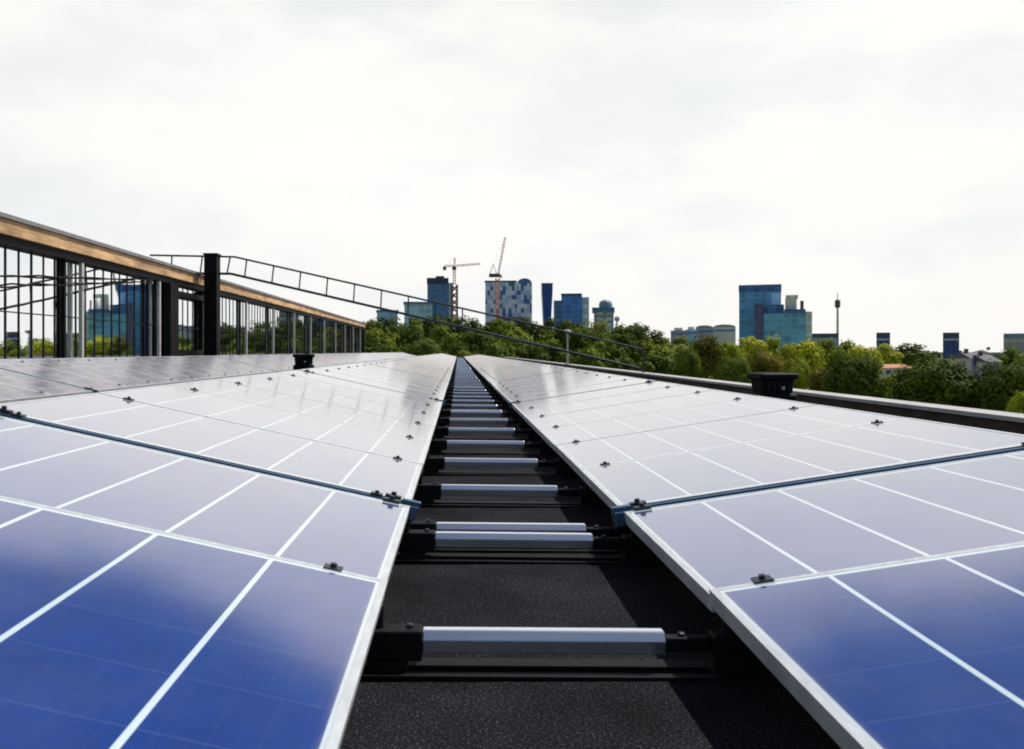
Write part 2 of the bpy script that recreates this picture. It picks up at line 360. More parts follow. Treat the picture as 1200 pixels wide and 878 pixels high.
def row(side, X, z, tilt, y0, y1, first_block, block, gap, name, rowkey, jitter=0.10, special=None, first_vis=1):
    y = y0; n_in = 0; blk = 0; left = first_block; idx = 0
    while y < y1:
        near = y < 26
        o = make_panel(near, dirty=rowkey == 'B', glare_variant=0 if rowkey == 'B' else 1 if idx < 2 else 2 if idx == 2 else 0)  # nearest panels take the variants with less painted glare
        rj = random.Random(hash((rowkey, idx)) % 9999 if False else (ord(rowkey)*131 + idx*17))
        pt = rj.uniform(-jitter, jitter)*rj.choice((.2, .2, .2, .3, 1.0)); tl = tilt + rj.uniform(-jitter, jitter)*0.3
        if special and idx in special: pt += special[idx]
        place(o, side, X + rj.uniform(-0.003, 0.003), y, z + (rj.uniform(-.0004, .0004)), tl, 0, pt)
        if blk == 0:
            lab = special_labels[rowkey][idx]
        elif blk <= 2:
            lab = f'{ORD[n_in]} solar panel past the {["", "nearest", "second"][blk]} wide gap in the {name}'
        else:
            lab = f'small pale solar panel far down the {name}, past its third wide gap'
        tag(o, lab, 'solar panel', f'solar panels in the {name}')
        if rowkey == 'L' and idx == 2:                      # the clamp grips the neighbour's slightly higher frame
            for ch in o.children:
                if ch.name.startswith('clamp'): ch.location.z = 0.013
        n_in += 1; idx += 1
        y += PL
        if n_in == left:
            if near: pass
            gl = f'{["nearest", "second", "third"][blk]} blue grey steel rail across the {name}, in a gap between its panels' if blk < 3 else f'thin blue grey rail in a far gap of the {name}'
            joint_rail(side, X, y+gap/2, z, tilt, gap, gl, f'steel rails across the {name}', y < 14)
            if rowkey == 'R': joints_main.append((y+gap/2, True))
            # the block's own end clamps belong to the rail
            if near:
                for ch in [c for c in o.children if c.name.startswith('clamp')] if side == 'R' else []:
                    bpy.data.objects.remove(ch)
            y += gap; blk += 1; n_in = 0; left = block
        else:
            if rowkey == 'R': joints_main.append((y+0.0035, False))
            y += 0.007
special_labels = {
    'L': ['left row solar panel cut off by the bottom left corner of the picture', 'deep blue solar panel filling the bottom left, nearest whole one', 'pale blue solar panel left of the cross bars, just before the nearest gap'],
    'R': ['right row solar panel lying at the picture bottom edge', 'deep blue solar panel filling the bottom right corner', 'pale blue solar panel right of the cross bars, just before the nearest gap'],
    'B': ['brownish grey solar panel of the back row at the left picture edge']*1 + [f'{o_} brownish panel of the back row counting from the left picture edge' for o_ in ORD[1:6]],
}
XL, ZL, TL = -0.173, CZ-0.557, 12.4
XR, ZR, TR = 0.596, CZ-0.578, 8.7
XB, ZB, TB = -4.5, 0.275, 13.4
row('L', XL, ZL, TL, -0.07, 88, 3, 6, 0.085, 'left row', 'L', special={1: 1.7, 2: 0.0})
row('R', XR, ZR, TR, -0.07, 88, 3, 6, 0.085, 'right row', 'R', special={1: 1.7, 2: 0.0})
row('L', XB, ZB, TB, 4.0, 88, 6, 10, 0.085, 'back row', 'B')

# ------------------------------------------------------------------ cross bars in the gap
def cross_bar(detail):
    o = bpy.data.objects.new('cross_bar', None); o.empty_display_size = 0.2; C.objects.link(o)
    b = MB(); prof = [(-.022, .048), (-.027, .080), (-.012, .0995), (.014, .0995), (.026, .085), (.013, .050)]
    b.frustum([[Vector((-0.085, y_, z_)) for y_, z_ in prof], [Vector((0.487, y_, z_)) for y_, z_ in prof]], M['silver']); b.build('bar', o, 0.003)
    for s in (-1, 1):
        m = MB()
        if s < 0:
            m.box((-0.23, -0.030, 0.030), (-0.0855, 0.030, 0.102), M['rubber']); m.box((-0.21, -0.034, 0.004), (-0.12, 0.034, 0.03), M['rubber'])
            m.tube((-0.19, 0, 0.10), (-0.19, 0, ZL-FT-0.002), 0.014, M['rubber'])
        else:
            m.box((0.4875, -0.016, 0.050), (0.60, 0.016, 0.086), M['rubber']); m.box((0.60, -0.030, 0.004), (0.72, 0.030, 0.094), M['rubber'])
            m.tube((0.64, 0, 0.09), (0.64, 0, ZR-FT), 0.014, M['rubber'])
        mo = m.build('end_mount', o, 0.005)
        for bx in ((-0.20, -0.115) if s < 0 else (0.53, 0.69)):
            q = MB(); zt = 0.103 if s < 0 else (0.087 if bx < .6 else 0.095); q.lathe([(.009, zt-.001), (.009, zt+.006), (.005, zt+.008)], M['clamp'], 6, (bx, 0)); q.build('bolt', mo)
    m = MB(); m.box((-1.85, -0.06, 0.004), (2.30, -0.035, 0.010), M['rubber']); m.box((-1.85, 0.0, 0.002), (2.30, 0.05, 0.011), M['rubber']); m.build('rubber_strip', o)
    if detail:
        for x, zt in ((XL-1.56, ZL+1.56*math.tan(R(TL))-FT), (XR+1.57, ZR+1.57*math.tan(R(TR))-FT)):
            m = MB(); m.box((x-0.02, -0.025, 0.012), (x+0.02, 0.025, zt-0.012), M['dark']); m.build('strut', o)
    o.rotation_euler = (0, R(0.6), 0)
    return o
pb = cross_bar(True)
k = 0
for (jy, dbl) in joints_main:
    if jy < 0.5: continue
    for dy in ((-0.012, 0.15) if dbl else (0.0,)):
        o = pb if k == 0 else copy_tree(pb)
        o.location = (0, jy+dy, 0.002)
        r_ = random.Random(k); o.rotation_euler = (0, R(0.6+r_.uniform(-.15, .15)), R(r_.uniform(-0.4, 0.4)))
        if jy < 1.2: lab = 'silver cross bar below the bottom picture edge'
        elif jy < 2.2: lab = 'silver cross bar nearest the camera, widest of all'
        elif jy < 3.2: lab = 'front one of the two close silver cross bars at the nearest gap' if dy < 0 else 'rear one of the two close silver cross bars at the nearest gap'
        elif jy < 9.3 and not dbl: lab = f'{ORD[round(jy-3.02)-1]} single silver cross bar beyond the nearest pair'
        elif jy < 9.5: lab = 'front bar of the second close pair of silver cross bars' if dy < 0 else 'rear bar of the second close pair of silver cross bars'
        else: lab = 'small silver cross bar far up the gap, past the second pair'
        tag(o, lab, 'cross bar', 'silver cross bars between the two panel rows'); k += 1

# ------------------------------------------------------------------ glazed upper storey on the left
GX, GY0, GY1 = -7.5, 3.0, 64.5
gh = empty('glazed_storey', (GX, 30, 0), 'long glazed storey with wooden fascia along the left side of the roof', 'building')
def gsub(mb, name, bevel=0.0): return sub(mb, name, gh, bevel)
post_ys = [16.1+4.17*i for i in range(-3, 12)]
b = MB(); b.box((GX-0.30, GY0, 0.0), (GX-0.05, GY1, 0.22), M['dark']); gsub(b, 'plinth')
b = MB()
rj = random.Random(3)
yy = GY0; PANE = 4.17/10
edges = []
y = post_ys[0]
while y < GY1-0.01:
    y2 = min(y+PANE*2, GY1)
    a = rj.uniform(-0.0012, 0.0012); a2 = rj.uniform(-0.0012, 0.0012)
    b.poly([(GX-0.10+a, y, 0.22), (GX-0.10+a2, y2, 0.22), (GX-0.10+a2, y2, 2.52), (GX-0.10+a, y, 2.52)], M['mirror'])
    y = y2
gsub(b, 'glass')
b = MB(); y = post_ys[0]; i = 0
while y < GY1:
    wd = 0.022 if i % 2 else 0.034
    b.box((GX-0.12, y-wd/2, 0.22), (GX-0.085, y+wd/2, 2.515), M['dark']); y += PANE; i += 1
gsub(b, 'mullion')
b = MB(); b.box((GX-0.11, post_ys[0], 1.42), (GX-0.082, GY1, 1.440), M['dark']); gsub(b, 'transom')
b = MB(); b.box((GX-0.30, GY0, 2.52), (GX+0.06, GY1, 2.668), M['black']); gsub(b, 'lintel')
y = GY0; i = 0
while y < GY1-.1:
    b = MB(); e = 0.006*math.sin(i*7.3); b.box((GX-0.3, y, 2.67), (GX+0.12+e, min(y+3.99, GY1), 2.925+e*.5), M['wood']); gsub(b, 'fascia_board', 0.01); y += 4.0; i += 1
b = MB(); b.box((GX-14, GY0-0.1, 2.928), (GX+0.17, GY1+0.1, 3.0), M['roofcap']); gsub(b, 'roof')
b = MB(); b.box((GX-14, GY0+0.1, 0.0), (GX-0.4, GY1, 2.92), M['interior']); gsub(b, 'rear_wall')
b = MB(); b.box((GX-0.4, GY1-0.12, 0.0), (GX+0.05, GY1+0.02, 2.51), M['dark']); gsub(b, 'end_post')
for y in post_ys:
    b = MB(); b.box((GX-0.08, y-0.62, 0.0), (GX-0.02, y-0.54, 2.518), M['black']); gsub(b, 'column')
    b = MB(); b.box((GX-0.02, y-0.045, 0.0), (GX+0.05, y+0.045, 2.518), M['galv']); gsub(b, 'post')
b = MB()
b.box((GX-0.04, 20.75, 0.0), (GX+0.14, 21.35, 2.52), M['black']); b.box((GX-0.04, 21.35, 2.22), (GX+0.14, 24.0, 2.36), M['black']); b.box((GX-0.04, 24.0, 0), (GX+0.14, 24.3, 2.52), M['black'])
b.box((GX-0.04, 21.35, 0.5), (GX+0.10, 24.0, 0.80), M['black'])
gsub(b, 'door_frame')
# two dark tubes added to stand for railing reflections in the glass
for z0, z1, sg in ((1.86, 2.50, 0.03), (1.60, 2.46, 0.05)):
    b = MB(); pts = []
    for i in range(25):
        u = i/24; y = 8.0+u*11.5; ph = ((y-8)/2.08) % 1
        pts.append(Vector((GX+0.13, y, z0-0.25+(z1-z0+0.25)*u - sg*math.sin(math.pi*ph))))
    for p, q in zip(pts, pts[1:]): b.tube(p, q, 0.018, M['black'], 6)
    tag(b.build('reflection_line'), 'upper dark line added for a reflection in the far left glazing' if z0 > 1.7 else 'lower dark line added for a reflection in the far left glazing', 'reflection_line', 'added reflection lines along the glazing')

# ------------------------------------------------------------------ sloping railing and its black post
RYD = 23.0
o = empty('steel_post', (-6.98, RYD, 0), 'thick square black steel post in front of the glazing', 'post')
b = MB(); b.box((-0.18, -0.18, 0), (0.18, 0.18, 3.48), M['black']); b.build('shaft', o, 0.008)
b = MB(); b.box((-0.20, -0.20, 3.482), (0.20, 0.20, 3.53), M['black']); b.build('cap', o)
b = MB(); b.box((-0.28, -0.28, 0.0), (0.28, 0.28, 0.02), M['black']); b.build('base_plate', o)
rl = empty('sloping_railing', (0, RYD+0.24, 0), 'long dark ladder-like railing sloping down over the panel rows from the black post', 'railing')
tp = [world(172, 298, RYD), world(272, 300, RYD), world(756, 409.5, RYD)]
bt = [world(172, 319, RYD), world(268, 320, RYD), world(756, 433, RYD)]
loc = lambda p: (p.x, 0, p.z)
for pts, nm, r_ in ((tp, 'top_rail', 0.027), (bt, 'bottom_rail', 0.036)):
    b = MB()
    for p, q in zip(pts, pts[1:]): b.tube(loc(p), loc(q), r_, M['railing'], 8)
    b.build(nm, rl)
def lerp(a, b_, u): return a + (b_-a)*u
flat = [0.26, 0.62, 0.95]
for u in flat:
    b = MB(); p, q = lerp(tp[0], tp[1], u), lerp(bt[0], bt[1], u); b.tube(loc(p), loc(q), 0.022, M['railing'], 6); b.build('baluster', rl)
for i in range(9):
    u = 0.03+i*0.066
    p, q = lerp(tp[1], tp[2], u), lerp(bt[1], bt[2], u+0.003); b = MB(); b.tube(loc(p), loc(q), 0.022, M['railing'], 6); b.build('baluster', rl)
b = MB(); e = tp[2]; b.box((e.x-0.025, -0.025, 0.157), (e.x+0.025, 0.025, e.z+0.03), M['railing']); b.build('end_leg', rl)

# slim pole on the parapet
o = empty('lamp_pole', (5.2, 38.6, 0.157), 'slim grey pole with a small round head on the right parapet', 'pole')
b = MB(); b.tube((0, 0, 0), (0, 0, 1.48), 0.045, M['galv'], 8, 0.035); b.build('shaft', o)
b = MB(); b.lathe([(0.02, 1.43), (0.13, 1.46), (0.19, 1.53), (0.17, 1.60), (0.06, 1.64)], M['galv'], 12); b.build('head', o)
b = MB(); b.box((-0.12, -0.12, 0), (0.12, 0.12, 0.02), M['galv']); b.build('base_plate', o)

# roof vents
def vent(loc_, s, h, label):
    o = empty('roof_vent', loc_, label, 'roof vent', 'black box roof vents', R(8))
    def rr(wd, dp, z, r=0.06, n=4):
        pts = []
        for cx, cy, a0 in ((wd-r, dp-r, 0), (-wd+r, dp-r, 90), (-wd+r, -dp+r, 180), (wd-r, -dp+r, 270)):
            for k_ in range(n+1):
                a = R(a0+90*k_/n); pts.append(Vector((cx+r*math.cos(a), cy+r*math.sin(a), z)))
        return pts
    b = MB(); b.frustum([rr(.30*s, .24*s, 0.0), rr(.30*s, .24*s, h-.34*s), rr(.245*s, .20*s, h-.30*s), rr(.265*s, .22*s, h-.10*s)], M['rubber']); body = b.build('body', o)
    b = MB(); b.frustum([rr(.28*s, .23*s, h-.098*s), rr(.315*s, .26*s, h-.085*s), rr(.315*s, .26*s, h-.02*s), rr(.28*s, .23*s, h), ], M['rubber']); b.build('cap', o, 0.004)
    b = MB()
    for i in range(5): b.box((-.2*s+i*.08*s, -.232*s, h-.26*s), (-.2*s+i*.08*s+.05*s, -.224*s, h-.16*s), M['dark'])
    b.build('grille', body)
    m = MB(); m.box((.02*s, -.243*s, h-.25*s), (.07*s, -.236*s, h-.20*s), M['galv']); m.build('badge', body)
p = world(905, 437, 9.9); vent((p.x, 9.9, 0), 0.80, p.z, 'larger black roof vent beside the right parapet')
p = world(356, 415, 19.0); vent((p.x, 19.0, 0), 0.80, p.z, 'smaller black roof vent between the left row and the back row')

# ------------------------------------------------------------------ skyline
def bcoords(x0, x1, ytop, Y):
    a, c = world(x0, ytop, Y), world(x1, ytop, Y); return (a.x+c.x)/2, (c.x-a.x), a.z-GZ
def tower(name, cx, Y, blocks, rot, label, group=None, cat='building'):
    th = math.atan2(cx, Y); o = empty(name, (cx, Y, GZ), label, cat, group, R(rot)-th); o.scale = (math.cos(th), 1, 1)
    for nm, lo, hi, m in blocks:
        b = MB(); b.box(lo, hi, m); b.build(nm, o)
    return o
blue_d = facade('glass_navy', (0.08, 0.20, 0.43), (0.13, 0.26, 0.46), 4, 3.6)
blue_m = facade('glass_blue', (0.07, 0.23, 0.62), (0.12, 0.30, 0.64), 5, 3.6)
navy = facade('glass_deep_navy', (0.016, 0.05, 0.25), (0.03, 0.07, 0.28), 4, 3.6)
teal = facade('glass_teal', (0.12, 0.38, 0.66), (0.20, 0.46, 0.70), 5, 3.8)
teal_d = facade('glass_teal_dark', (0.05, 0.15, 0.38), (0.08, 0.19, 0.40), 5, 3.8)
pale = facade('pale_and_sunlit_cladding', (0.60, 0.70, 0.74), (0.45, 0.58, 0.66), 4, 3.6, 0.2)  # on the flanks this paleness is sunlight put into the colour
palebl = facade('pale_blue_glass', (0.36, 0.60, 0.84), (0.5, 0.70, 0.86), 4, 4)
white = facade('white_panels', (0.66, 0.67, 0.68), (0.22, 0.28, 0.36), 6, 4, 0.28)
def punched():
    m = mat('punched_facade', (0.6, 0.66, 0.75), 0.6); t = m.node_tree; b = t.nodes['Principled BSDF']; tc = N(t, 'ShaderNodeTexCoord')
    mp = N(t, 'ShaderNodeMapping'); mp.inputs['Scale'].default_value = (1/2.6, 1/2.6, 1/3.8); L(t, tc.outputs['Object'], mp.inputs[0])
    fl = N(t, 'ShaderNodeVectorMath', operation='FLOOR'); L(t, mp.outputs[0], fl.inputs[0])
    wn = N(t, 'ShaderNodeTexWhiteNoise'); L(t, fl.outputs[0], wn.inputs['Vector'])
    c = ramp(t, wn.outputs[0], [(0.0, (0.09, 0.19, 0.40)), (0.20, (0.09, 0.19, 0.40)), (0.22, (0.50, 0.62, 0.82)), (0.45, (0.56, 0.66, 0.84)), (0.47, (0.80, 0.83, 0.88)), (1.0, (0.88, 0.89, 0.92))])
    t.nodes[-1]
    L(t, c, b.inputs['Base Color']); return m
punch = punched()
for n in punch.node_tree.nodes:
    if n.type == 'VALTORGB': n.color_ramp.interpolation = 'CONSTANT'
capm = mat('roof_plant', (0.05, 0.07, 0.12), 0.7, var=0.2, vscale=0.2)
purple = facade('brown_podium', (0.10, 0.08, 0.16), (0.2, 0.12, 0.16), 4, 4, 0.2)
core = facade('violet_grey_core', (0.09, 0.12, 0.27), (0.12, 0.12, 0.25), 4, 4, 0.2)
rust = facade('red_brown_core', (0.26, 0.13, 0.11), (0.16, 0.08, 0.07), 3, 4, 0.15)
lilac = mat('grey_cladding', (0.40, 0.40, 0.48), 0.6, var=0.15, vscale=0.1)
whitem = mat('white_cladding', (0.7, 0.7, 0.68), 0.6, var=0.1, vscale=0.1)
cranew = mat('crane_cream', (0.80, 0.62, 0.50), 0.6)
craner = mat('crane_red', (0.70, 0.28, 0.26), 0.6)
craned = mat('crane_dark', (0.10, 0.09, 0.08), 0.7)

# slim blue tower, its sunlit right side painted in as a pale flank
cx, wd, h = bcoords(501, 531, 328, 640)
tower('office_tower', cx, 640, [('body', (-wd*.5, -8, 0), (wd*.32, 9, h), blue_d), ('flank', (wd*.321, -7.5, 0), (wd*.5, 9, h-3), pale), ('roof_plant', (-wd*.18, -4, h+.02), (wd*.15, 5, h+2.6), capm), ('crown', (-wd*.52, -8.4, h-4), (wd*.318, -8.05, h+.8), capm)], 0, 'slim dark blue office tower behind the left crane')
cx, wd, h = bcoords(474, 506, 357, 520)
tower('office_block', cx, 520, [('body', (-wd/2, -6, 0), (wd/2, 12, h), palebl), ('roof_slab', (-wd/2-.6, -6.6, h+.02), (wd/2+.6, 12, h+1.4), blue_d)], 0, 'low light blue glass block in front of the slim blue tower')
cx, wd, h = bcoords(442, 466, 366, 540)
tower('office_block', cx, 540, [('body', (-wd/2, -6, 0), (wd/2, 12, h), palebl), ('roof_slab', (-wd/2-.6, -6.6, h+.02), (wd/2+.6, 12, h+1.2), blue_d)], 0, 'lowest pale blue block, just above the trees under the sloping railing')
# patterned white and blue block
cx, wd, h = bcoords(569, 623, 332, 700)
o = tower('apartment_block', cx, 700, [('body', (-wd/2, -10, 0), (wd*.18, 12, h), punch), ('wing', (wd*.181, -10.6, 0), (wd*.5, 12, h-1), punch), ('parapet', (-wd/2-.5, -10.4, h+.02), (wd*.179, 12, h+1.4), capm), ('podium', (-wd*.28, -16, 0), (wd*.36, -11, h-30), purple)], 0, 'wide white and blue chequered apartment block with a rounded raised corner')
b = MB(); pts = []
for i in range(9):
    a = math.pi*i/8; pts.append((wd*.34-math.cos(a)*wd*.155, h-0.9+math.sin(a)*4.2))
b.frustum([[Vector((x, -10.4, z)) for x, z in pts], [Vector((x, 11.8, z)) for x, z in pts]], blue_d); b.build('rounded_crown', o)
# deep navy tower that narrows downwards
cx, wd, h = bcoords(635, 647, 334, 660)
o = empty('office_tower', (cx, 660, GZ), 'narrow deep navy tower, thinnest of the skyline', 'building')
b = MB(); q = lambda s, z: [Vector((-wd/2*s, -4, z)), Vector((wd/2*s, -4, z)), Vector((wd/2*s, 5, z)), Vector((-wd/2*s, 5, z))]
b.frustum([q(.62, 0), q(.66, h*.5), q(1, h*.93), q(1, h)], navy); b.build('body', o)
b = MB(); b.box((-wd*.52, -4.3, h+.02), (wd*.52, 5.2, h+1.2), capm); b.build('parapet', o)
# wide blue block, flank coloured pale as its sunlit side
cx, wd, h = bcoords(649, 690, 347, 600)
tower('office_block', cx, 600, [('body', (-wd*.28, -8, 0), (wd*.30, 10, h), blue_m), ('shoulder', (-wd*.5, -6, 0), (-wd*.281, 9, h-3.6), blue_d), ('flank', (wd*.301, -7, 0), (wd*.5, 9, h-1.4), pale), ('roof_slab', (-wd*.29, -8.4, h+.02), (wd*.30, 10, h+1.3), capm)], 0, 'wide bright blue glass block with a pale right flank')
# domed block
cx, wd, h = bcoords(694, 720, 361, 560)
o = tower('office_block', cx, 560, [('body', (-wd*.42, -6, 0), (wd*.46, 8, h-3.4), white), ('top_storey', (-wd*.5, -7, h-3.35), (wd*.5, 9, h), blue_d)], 0, 'white block with an overhanging dark top storey and a domed roof')
b = MB(); b.lathe([(4.6, h+.02), (4.7, h+2.4), (4.1, h+4.2), (2.4, h+5.4), (0.3, h+5.7)], mat('dome_grey', (.18, .26, .32), .5), 14, (1.6, 1)); b.build('dome', o)
p = world(723, 372, 600); o = empty('water_tank', (p.x, 600, GZ), 'tiny grey round tank on a stalk right of the domed block', 'tank')
b = MB(); b.tube((0, 0, 0), (0, 0, p.z-GZ-3), .6, lilac); b.build('stalk', o)
b = MB(); b.lathe([(.6, p.z-GZ-3.5), (2.0, p.z-GZ-2), (2.0, p.z-GZ), (.5, p.z-GZ+1)], lilac, 12); b.build('tank', o)
# low pale cluster
for x0, x1, yt, m_, lab, dome in ((786, 806, 385, lilac, 'low grey building furthest left of the pale cluster above the trees', 0), (803, 818, 384, palebl, 'low bluish building left of the domed hall', 0),
                            (815, 836, 382, lilac, 'low hall with a shallow grey dome', 1), (836, 862, 381, whitem, 'low white hall with a shallow curved roof beside the teal tower', 1)):
    cx, wd, h = bcoords(x0, x1, yt, 760)
    o = tower('low_building', cx, 760, [('body', (-wd/2, -5, 0), (wd/2, 10, h-2.0), m_), ('window_band', (-wd*.45, -5.2, h-6), (wd*.45, -5.02, h-4.4), blue_d)], 0, lab, 'low pale buildings above the trees')
    b = MB()
    if dome:
        pts = [(-math.cos(math.pi*i/8)*wd*.5, h-1.98+math.sin(math.pi*i/8)*2.4) for i in range(9)]
        b.frustum([[Vector((x, -5.1, z)) for x, z in pts], [Vector((x, 10, z)) for x, z in pts]], mat('dome_roof', (.28, .34, .40), .5)); b.build('roof', o)
    else:
        b.box((-wd*.3, -3, h-1.98), (wd*.2, 5, h+.6), whitem); b.build('roof_plant', o)
# teal pair; the stepped block has its sunlit side painted as a pale flank
Y = 560
cx, wd, h = bcoords(866, 915, 334, Y)
o = tower('office_tower', cx, Y, [('body', (-wd/2, -2, 0), (wd/2, 18, h-5), teal), ('crown', (-wd/2-.3, -2.3, h-4.98), (wd/2+.3, 18, h), teal_d), ('sky_window', (wd*.28, -2.4, h-17), (wd*.47, -2.02, h-6), palebl)], 0, 'tall teal glass tower with a dark crown, largest on the right')
Y2 = 540
cx, wd, h = bcoords(884, 951, 352, Y2)
o = tower('office_block', cx, Y2, [('body', (-wd*.335, -6, 0), (wd*.39, 9, h-9), teal), ('stair_core', (-wd*.5, -5.4, 0), (-wd*.337, 9, h-2), core), ('upper_storey', (-wd*.333, -4, h-8.98), (wd*.02, 9, h-3), teal_d), ('parapet', (wd*.022, -6.2, h-8.98), (wd*.392, 9, h-6.4), teal_d), ('flank', (wd*.3925, -5, 0), (wd*.5, 9, h-8), pale),
     ('roof_cube', (wd*.04, -2, h-6.38), (wd*.24, 6, h+1.0), whitem), ('cube_lid', (wd*.05, -2.5, h+1.02), (wd*.26, 6, h+3.2), pale), ('chimney', (wd*.30, -1, h-6.38), (wd*.36, 2, h-.6), rust)], 0, 'stepped teal block in front of the tall teal tower')
# mast
p = world(981.5, 349, 620); hh = p.z-GZ
o = empty('antenna_mast', (p.x, 620, GZ), 'thin cream telecom mast with a dark head, right of the teal block', 'mast')
b = MB(); b.tube((0, 0, 0), (0, 0, hh-8), 1.2, mat('mast_cream', (.55, .45, .38), .7), 8, .75); b.build('shaft', o)
b = MB(); b.lathe([(.8, hh-8), (2.0, hh-7), (2.0, hh-2.4), (1.0, hh-1.4)], craned, 10); b.build('head', o)
b = MB(); b.tube((0, 0, hh-1.5), (0, 0, hh+3.5), .3, craned, 6); b.build('aerial', o)
for x0, x1, yt, Yb, m_, m2, lab in ((950, 982, 391, 600, blue_d, capm, 'low dark blue block at the foot of the telecom mast'), (1027, 1043, 390, 620, navy, capm, 'small dark blue tower rising alone between the mast and the right edge'),
                         (1105, 1124, 390, 620, navy, capm, 'small dark blue tower above the biggest dark tree'), (1176, 1206, 391, 600, white, blue_d, 'white and dark block cut by the right picture edge')):
    cx, wd, h = bcoords(x0, x1, yt, Yb)
    tower('office_block', cx, Yb, [('body', (-wd/2, -5, 0), (wd/2, 8, h-2.8), m_), ('glazed_band', (-wd*.47, -5.3, h-6), (wd*.47, -5.02, h-4.6), lilac), ('roof_storey', (-wd*.5, -5.5, h-2.78), (wd*.5, 8, h), m2)], 0, lab)
def house(px0, px1, ytop, yeave, Y, wm, rm, label, group='houses beyond the trees'):
    cx, wd, h = bcoords(px0, px1, ytop, Y); he = world(0, yeave, Y).z-GZ
    o = empty('house', (cx, Y, GZ), label, 'house', group)
    b = MB(); b.box((-wd/2, -4, 0), (wd/2, 6, he), wm); b.build('wall', o)
    b = MB(); a = wd/2+.4
    b.frustum([[Vector((-a, -4.4, he+.01)), Vector((a, -4.4, he+.01)), Vector((a, 6.4, he+.01)), Vector((-a, 6.4, he+.01))], [Vector((-a*.9, .9, h)), Vector((a*.9, .9, h)), Vector((a*.9, 1.1, h)), Vector((-a*.9, 1.1, h))]], rm); b.build('roof', o)
    b = MB(); b.box((-wd*.3, .3, h-.8), (-wd*.3+.8, 1.2, h+1.0), rust); b.build('chimney', o)
    for i in range(3):
        b = MB(); x = -wd*.36+i*wd*.27; b.box((x, -4.06, he-2.2), (x+wd*.14, -4.01, he-.8), navy); b.build('window', o)
slate = mat('roof_slate', (.045, .055, .075), .7, var=.3, vscale=.3); tile = mat('roof_tile', (.50, .22, .12), .8, var=.25, vscale=.4)
house(1128, 1150, 413, 420, 230, lilac, slate, 'dark slate roofed house below the small blue tower, right of the biggest dark tree')
house(1146, 1162, 416, 424, 225, lilac, slate, 'second slate roofed house, nearer the right edge')
house(1152, 1184, 410, 413, 300, lilac, whitem, 'pale flat looking house with white roof near the right edge')
house(1026, 1062, 427, 431, 260, whitem, tile, 'low house with orange tiled roof seen between two dark trees')

# cranes
def lattice(b, p0, p1, wd, m, t, n):
    p0 = Vector(p0); p1 = Vector(p1); d = (p1-p0).normalized(); qn = d.to_track_quat('Z', 'Y')
    cs = [Vector((sx*wd/2, sy*wd/2, 0)) for sx, sy in ((-1, -1), (1, -1), (1, 1), (-1, 1))]
    for c in cs: b.tube(p0+qn@c, p1+qn@c, t, m, 4)
    for i in range(n):
        a = lerp(p0, p1, i/n); e = lerp(p0, p1, (i+1)/n)
        for j in range(4):
            c0, c1 = cs[j], cs[(j+1) % 4]
            if i % 2: c0, c1 = c1, c0
            b.tube(a+qn@c0, e+qn@c1, t*.7, m, 4)
Yc = 600; k_ = Yc/F
base = world(532.5, 400, Yc); o = empty('tower_crane', (base.x, Yc, GZ), 'cream tower crane with a level jib beside the slim blue tower', 'crane')
zt = world(0, 314, Yc).z-GZ; zm = world(0, 334, Yc).z-GZ
b = MB(); lattice(b, (0, 0, 0), (0, 0, zm), 4.0, rust, .75, 12); b.build('lower_mast', o)
b = MB(); lattice(b, (0, 0, zm+.1), (0, 0, zt), 1.7, cranew, .26, 6); b.build('upper_mast', o)
b = MB(); b.box((-1.6, -1.6, zt-1.6), (1.4, 1.4, zt+1.0), craned); b.build('cab', o)
b = MB(); lattice(b, (1.2, 0, zt+1.6), ((563-532.5)*k_, 0, zt+3.0), 1.1, cranew, .16, 10); b.build('jib', o)
b = MB(); lattice(b, (-1.2, 0, zt+1.6), (-12*k_, 0, zt+1.2), 1.1, cranew, .17, 4); b.build('counter_jib', o)
b = MB(); b.box((-13.5*k_, -1.3, zt-1.6), (-9.5*k_, 1.3, zt+.8), craned); b.build('counterweight', o)
b = MB(); lattice(b, (0, 0, zt+1.0), (.3, 0, zt+7.5), .9, cranew, .18, 3); b.build('apex', o)
b = MB(); b.tube((.3, 0, zt+7.4), (18*k_, 0, zt+2.9), .08, cranew, 4); b.tube((.3, 0, zt+7.4), (-11*k_, 0, zt+1.8), .08, cranew, 4); b.build('tie_bar', o)
# hoist shaft building beside it is the red brown strip
base = world(583, 400, Yc); o = empty('tower_crane', (base.x, Yc, GZ), 'red luffing crane with its jib raised steeply, before the chequered block', 'crane')
zt = world(0, 324, Yc).z-GZ
b = MB(); lattice(b, (0, 0, 0), (0, 0, zt-1.5), 2.6, craner, .36, 16); b.build('mast', o)
b = MB(); b.box((-6.2, -1.5, zt-.6), (1.8, 1.5, zt+1.9), craned); b.build('machine_deck', o)
b = MB(); b.box((1.82, -1.2, zt-1.2), (3.2, .8, zt+1.2), cranew); b.build('cab', o)
b = MB(); lattice(b, (.6, 0, zt+1.9), (9*k_, 0, zt+46*k_), 1.15, cranew, .19, 12); b.build('jib', o)
b = MB(); b.tube((-.8, -.6, zt+1.9), (-3.2, 0, zt+9), .25, cranew, 5); b.tube((-5.4, -.6, zt+1.9), (-3.2, 0, zt+9), .25, cranew, 5); b.build('a_frame', o)
b = MB(); b.tube((-3.2, 0, zt+9), (8.6*k_, 0, zt+44*k_), .07, cranew, 4); b.build('tie_bar', o)

